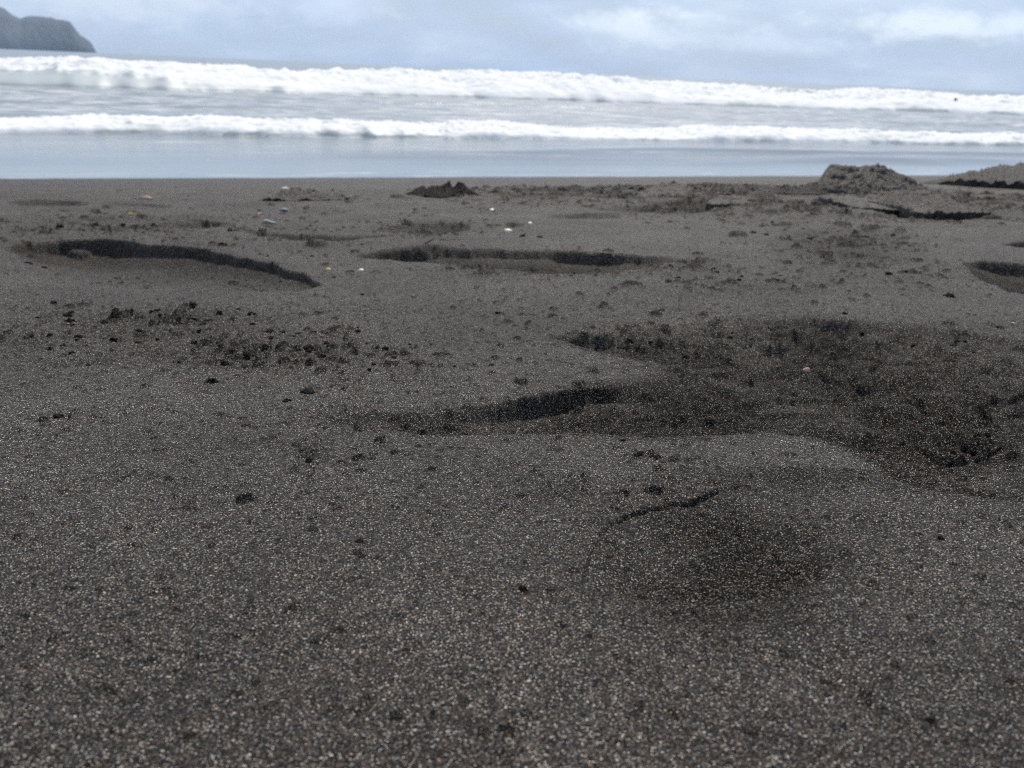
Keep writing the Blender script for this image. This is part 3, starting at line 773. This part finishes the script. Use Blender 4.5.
p = on_ground(285, 194.5); w = math.hypot(*p) / FPX; o.scale = (8 * w, 7 * w, 7 * w); o.location = (p[0], p[1], float(base_z(p[0], p[1])) + 4.5 * w)
tag(o, 'white pebble standing behind the low humped mound at left', 'pebble')
o = bpy.data.objects.new('pebble', lump_mesh('pebble', 78, 3, 0.16, 0.6)); col.objects.link(o)
o.data.materials[0] = plain('grey_pebble', (0.12, 0.12, 0.125), 0.7)
p = on_ground(284, 211); w = math.hypot(*p) / FPX; o.scale = (9 * w, 7 * w, 6 * w); o.location = (p[0], p[1], float(base_z(p[0], p[1])) + 1 * w)
tag(o, 'dull grey pebble on the sand between the white stick and the mound', 'pebble')

def stick(name, u, v, length, rad, mat, rot, label, cat, lift=0.5):
    bm = bmesh.new(); n = 8; seg = 9; rings = []
    for j in range(seg + 1):
        q = j / seg; rr_ = rad * (1 - 0.35 * q) * (0.6 if j in (0, seg) else 1)
        cx = length * (q - 0.5); cy = 0.05 * length * math.sin(q * 4); cz = 0.03 * length * math.sin(q * 6)
        rings.append([bm.verts.new((cx, cy + rr_ * math.cos(2 * math.pi * i / n), cz + rr_ * math.sin(2 * math.pi * i / n))) for i in range(n)])
    for j in range(seg):
        for i in range(n): bm.faces.new((rings[j][i], rings[j + 1][i], rings[j + 1][(i + 1) % n], rings[j][(i + 1) % n]))
    bm.faces.new(rings[0]); bm.faces.new(rings[-1][::-1])
    me = bpy.data.meshes.new(name); bm.to_mesh(me); bm.free(); me.materials.append(mat)
    for q in me.polygons: q.use_smooth = True
    o = bpy.data.objects.new(name, me); col.objects.link(o)
    p = on_ground(u, v); w = math.hypot(*p) / FPX
    o.scale = (w, w, w); o.rotation_euler = rot
    o.location = (p[0], p[1], float(surface(p[0], p[1])[0]) + lift * w)
    return tag(o, label, cat)
stick('stick', 270, 224, 13, 1.7, M_stick, (0, 0.05, -0.15), 'short bleached white stick lying on the sand left of the middle', 'stick', 1.5)
stick('twig', 428, 247.5, 10, 0.9, M_twig, (0, -0.55, 0.3), 'thin dark twig poking up at the far rim of the middle footprint', 'twig', 2.0)

def leaf(u, v, size, label):
    bm = bmesh.new(); n = 10; L_ = []; Rr = []; Mv = []
    for j in range(n + 1):
        q = j / n; wd = 0.24 * math.sin(math.pi * q) ** 0.7 + 0.01; z = 0.14 * math.sin(q * math.pi) + 0.05 * math.sin(q * 9)
        Mv.append(bm.verts.new((q - 0.5, 0, z))); L_.append(bm.verts.new((q - 0.5, wd, z + 0.08))); Rr.append(bm.verts.new((q - 0.5, -wd, z + 0.05)))
    for j in range(n):
        bm.faces.new((Mv[j], Mv[j + 1], L_[j + 1], L_[j])); bm.faces.new((Rr[j], Rr[j + 1], Mv[j + 1], Mv[j]))
    bmesh.ops.solidify(bm, geom=bm.faces[:], thickness=0.02)
    me = bpy.data.meshes.new('leaf'); bm.to_mesh(me); bm.free(); me.materials.append(M_yellow)
    o = bpy.data.objects.new('leaf', me); col.objects.link(o)
    p = on_ground(u, v); w = math.hypot(*p) / FPX; o.scale = (size * w,) * 3; o.rotation_euler = (0.4, 0, 0.3)
    o.location = (p[0], p[1], float(surface(p[0], p[1])[0]) + 0.8 * w)
    return tag(o, label, 'leaf')
leaf(132, 214, 12, 'dry yellow leaf curled on the sand at left')

# ------------------------------------------------------------------ bather in the breaker (chest deep, seen as a dark dot)
def bather(u, v, dist):
    r = ray(u, v); k = dist / r[1]
    bx, by, bz = r[0] * k, dist, HC + r[2] * k
    root = bpy.data.objects.new('person', None); col.objects.link(root); root.location = (bx, by, bz - 1.32)
    me = bpy.data.meshes.new('body')
    V = [(0,0,0.85),(0,0,1.1),(0,0.0,1.34),(0,-0.01,1.45),(0,-0.02,1.56),(0,-0.03,1.66),(0.19,0,1.36),(0.36,-0.10,1.16),(0.46,-0.25,1.05),(-0.19,0,1.36),(-0.38,-0.08,1.18),(-0.50,-0.22,1.10)]
    E = [(0,1),(1,2),(2,3),(3,4),(4,5),(2,6),(6,7),(7,8),(2,9),(9,10),(10,11)]
    me.from_pydata(V, E, [])
    b = bpy.data.objects.new('body', me); col.objects.link(b); b.parent = root
    sk = b.modifiers.new('skin', 'SKIN')
    rad = [0.16,0.15,0.16,0.07,0.10,0.085,0.075,0.05,0.035,0.075,0.05,0.035]
    for q, rd in zip(me.skin_vertices[0].data, rad): q.radius = (rd, rd)
    me.skin_vertices[0].data[0].use_root = True
    b.modifiers.new('smooth', 'SUBSURF').levels = 1
    me.materials.append(M_wetsuit)
    bm = bmesh.new(); bmesh.ops.create_icosphere(bm, subdivisions=3, radius=0.115)
    for q in bm.verts:
        q.co.z *= 1.05
        if q.co.z < -0.02 and q.co.y < 0: q.co *= 0.8
    hm = bpy.data.meshes.new('hair'); bm.to_mesh(hm); bm.free(); hm.materials.append(M_skin)
    hr = bpy.data.objects.new('hair', hm); col.objects.link(hr); hr.parent = root; hr.location = (0, -0.0, 1.66)
    tag(root, 'bather in dark clothing standing chest deep in the foam of the far breaker at right', 'person')
bather(955, 103.5, 80.5)

# ------------------------------------------------------------------ air
def haze():
    zlo = float(base_z(np.array([60 * NX]), np.array([60 * NY]))[0]) - 1.0
    bm = bmesh.new(); bmesh.ops.create_cube(bm, size=1)
    me = bpy.data.meshes.new('haze'); bm.to_mesh(me); bm.free()
    o = bpy.data.objects.new('haze', me); col.objects.link(o)
    top = 170.0
    o.scale = (9400, 9400, top - zlo); o.location = (0, 0, (top + zlo) / 2)
    m, nt, out = new_mat('haze')
    pv = N(nt, 'ShaderNodeVolumePrincipled'); pv.inputs['Color'].default_value = (0.62, 0.79, 1.0, 1); pv.inputs['Density'].default_value = HAZE
    nt.links.new(pv.outputs[0], out.inputs['Volume'])
    me.materials.append(m)
    tag(o, kind='stuff')
HAZE = 0.0001
haze()

# ------------------------------------------------------------------ sky and sun
SUN_EL, SUN_AZ = math.radians(51), math.radians(8)     # ahead, a little right
w = bpy.data.worlds.new('World'); sc.world = w; w.use_nodes = True
nt = w.node_tree; nt.nodes.clear(); L = nt.links.new
wo = N(nt, 'ShaderNodeOutputWorld'); bg = N(nt, 'ShaderNodeBackground')
sky = N(nt, 'ShaderNodeTexSky'); sky.sky_type = 'NISHITA'; sky.sun_disc = False
sky.sun_elevation = SUN_EL; sky.sun_rotation = SUN_AZ; sky.air_density = 1.0; sky.dust_density = 1.5
tc = N(nt, 'ShaderNodeTexCoord')
mp = N(nt, 'ShaderNodeMapping'); mp.inputs['Scale'].default_value = (3.0, 3.0, 10.0); mp.inputs['Location'].default_value = (0.35, 0.0, 0.4); L(tc.outputs['Generated'], mp.inputs['Vector'])
n1 = N(nt, 'ShaderNodeTexNoise'); n1.inputs['Scale'].default_value = 1.6; n1.inputs['Detail'].default_value = 8; n1.inputs['Roughness'].default_value = 0.55; L(mp.outputs[0], n1.inputs['Vector'])
cf = ramp(nt, [(0.36, (0.88,) * 3), (0.55, (0.94,) * 3), (0.68, (1,) * 3)]); L(n1.outputs[0], cf.inputs[0])
n2 = N(nt, 'ShaderNodeTexNoise'); n2.inputs['Scale'].default_value = 3.2; n2.inputs['Detail'].default_value = 7; L(mp.outputs[0], n2.inputs['Vector'])
cc = ramp(nt, [(0.35, (1.80, 2.28, 3.05)), (0.50, (2.05, 2.62, 3.55)), (0.62, (2.5, 3.02, 3.8)), (0.78, (3.35, 3.85, 4.5))]); L(n2.outputs[0], cc.inputs[0])
ccol = cc.outputs[0]
def cloud(u, v, rx, rz, colr, k):
    """a bank of cloud standing low over the sea in one direction"""
    global ccol
    d = ray(u, v); d = d / np.linalg.norm(d)
    m2 = N(nt, 'ShaderNodeMapping'); m2.inputs['Scale'].default_value = (1 / rx, 0.4, 1 / rz)
    m2.inputs['Location'].default_value = (-d[0] / rx, -d[1] * 0.4, -d[2] / rz); L(tc.outputs['Generated'], m2.inputs['Vector'])
    gr = N(nt, 'ShaderNodeTexGradient', gradient_type='SPHERICAL'); L(m2.outputs[0], gr.inputs[0])
    n3 = N(nt, 'ShaderNodeTexNoise'); n3.inputs['Scale'].default_value = 22; n3.inputs['Detail'].default_value = 6; n3.inputs['Roughness'].default_value = 0.6
    m3 = N(nt, 'ShaderNodeMapping'); m3.inputs['Scale'].default_value = (1, 1, 2.2); L(tc.outputs['Generated'], m3.inputs['Vector']); L(m3.outputs[0], n3.inputs['Vector'])
    f = mathn(nt, 'ADD', mathn(nt, 'MULTIPLY', gr.outputs['Fac'], 1.1), mathn(nt, 'MULTIPLY', mathn(nt, 'SUBTRACT', n3.outputs[0], 0.62), 2.2))
    r3 = N(nt, 'ShaderNodeMapRange'); r3.interpolation_type = 'SMOOTHSTEP'; r3.inputs[1].default_value = -0.05; r3.inputs[2].default_value = 0.85; L(f, r3.inputs[0])
    fac = mathn(nt, 'MULTIPLY', mathn(nt, 'MULTIPLY', r3.outputs[0], k), mathn(nt, 'GREATER_THAN', gr.outputs['Fac'], 0.0))
    ccol = mixc(nt, fac, ccol, colr)
cloud(640, 28, 0.11, 0.035, (3.7, 4.2, 4.9), 0.85)
cloud(770, 45, 0.10, 0.018, (3.3, 3.85, 4.7), 0.7)
cloud(960, 26, 0.22, 0.022, (3.8, 4.3, 4.95), 0.85)
cloud(90, -8, 0.20, 0.045, (3.2, 3.6, 4.3), 0.8)
cloud(330, 8, 0.12, 0.025, (2.9, 3.4, 4.4), 0.7)
mx = mixc(nt, cf.outputs[0], sky.outputs[0], ccol)
L(mx, bg.inputs[0]); bg.inputs[1].default_value = 0.10
L(bg.outputs[0], wo.inputs[0])
sd = bpy.data.lights.new('sun', 'SUN'); sd.energy = 2.2; sd.angle = math.radians(14); sd.color = (1.0, 0.94, 0.86)
so = bpy.data.objects.new('sun', sd); col.objects.link(so)
dirv = Vector((math.sin(SUN_AZ) * math.cos(SUN_EL), math.cos(SUN_AZ) * math.cos(SUN_EL), math.sin(SUN_EL)))
so.rotation_euler = dirv.to_track_quat('Z', 'Y').to_euler(); so.location = dirv * 50

vs = sc.view_settings
vs.view_transform = 'Standard'; vs.look = 'None'; vs.gamma = 1.0; vs.use_curve_mapping = False; vs.exposure = 1.25
sc.render.engine = 'CYCLES'
sc.cycles.use_denoising = False
sc.cycles.pixel_filter_type = 'BLACKMAN_HARRIS'
sc.cycles.filter_width = 1.05
sc.cycles.volume_bounces = 0
sc.cycles.max_bounces = 6
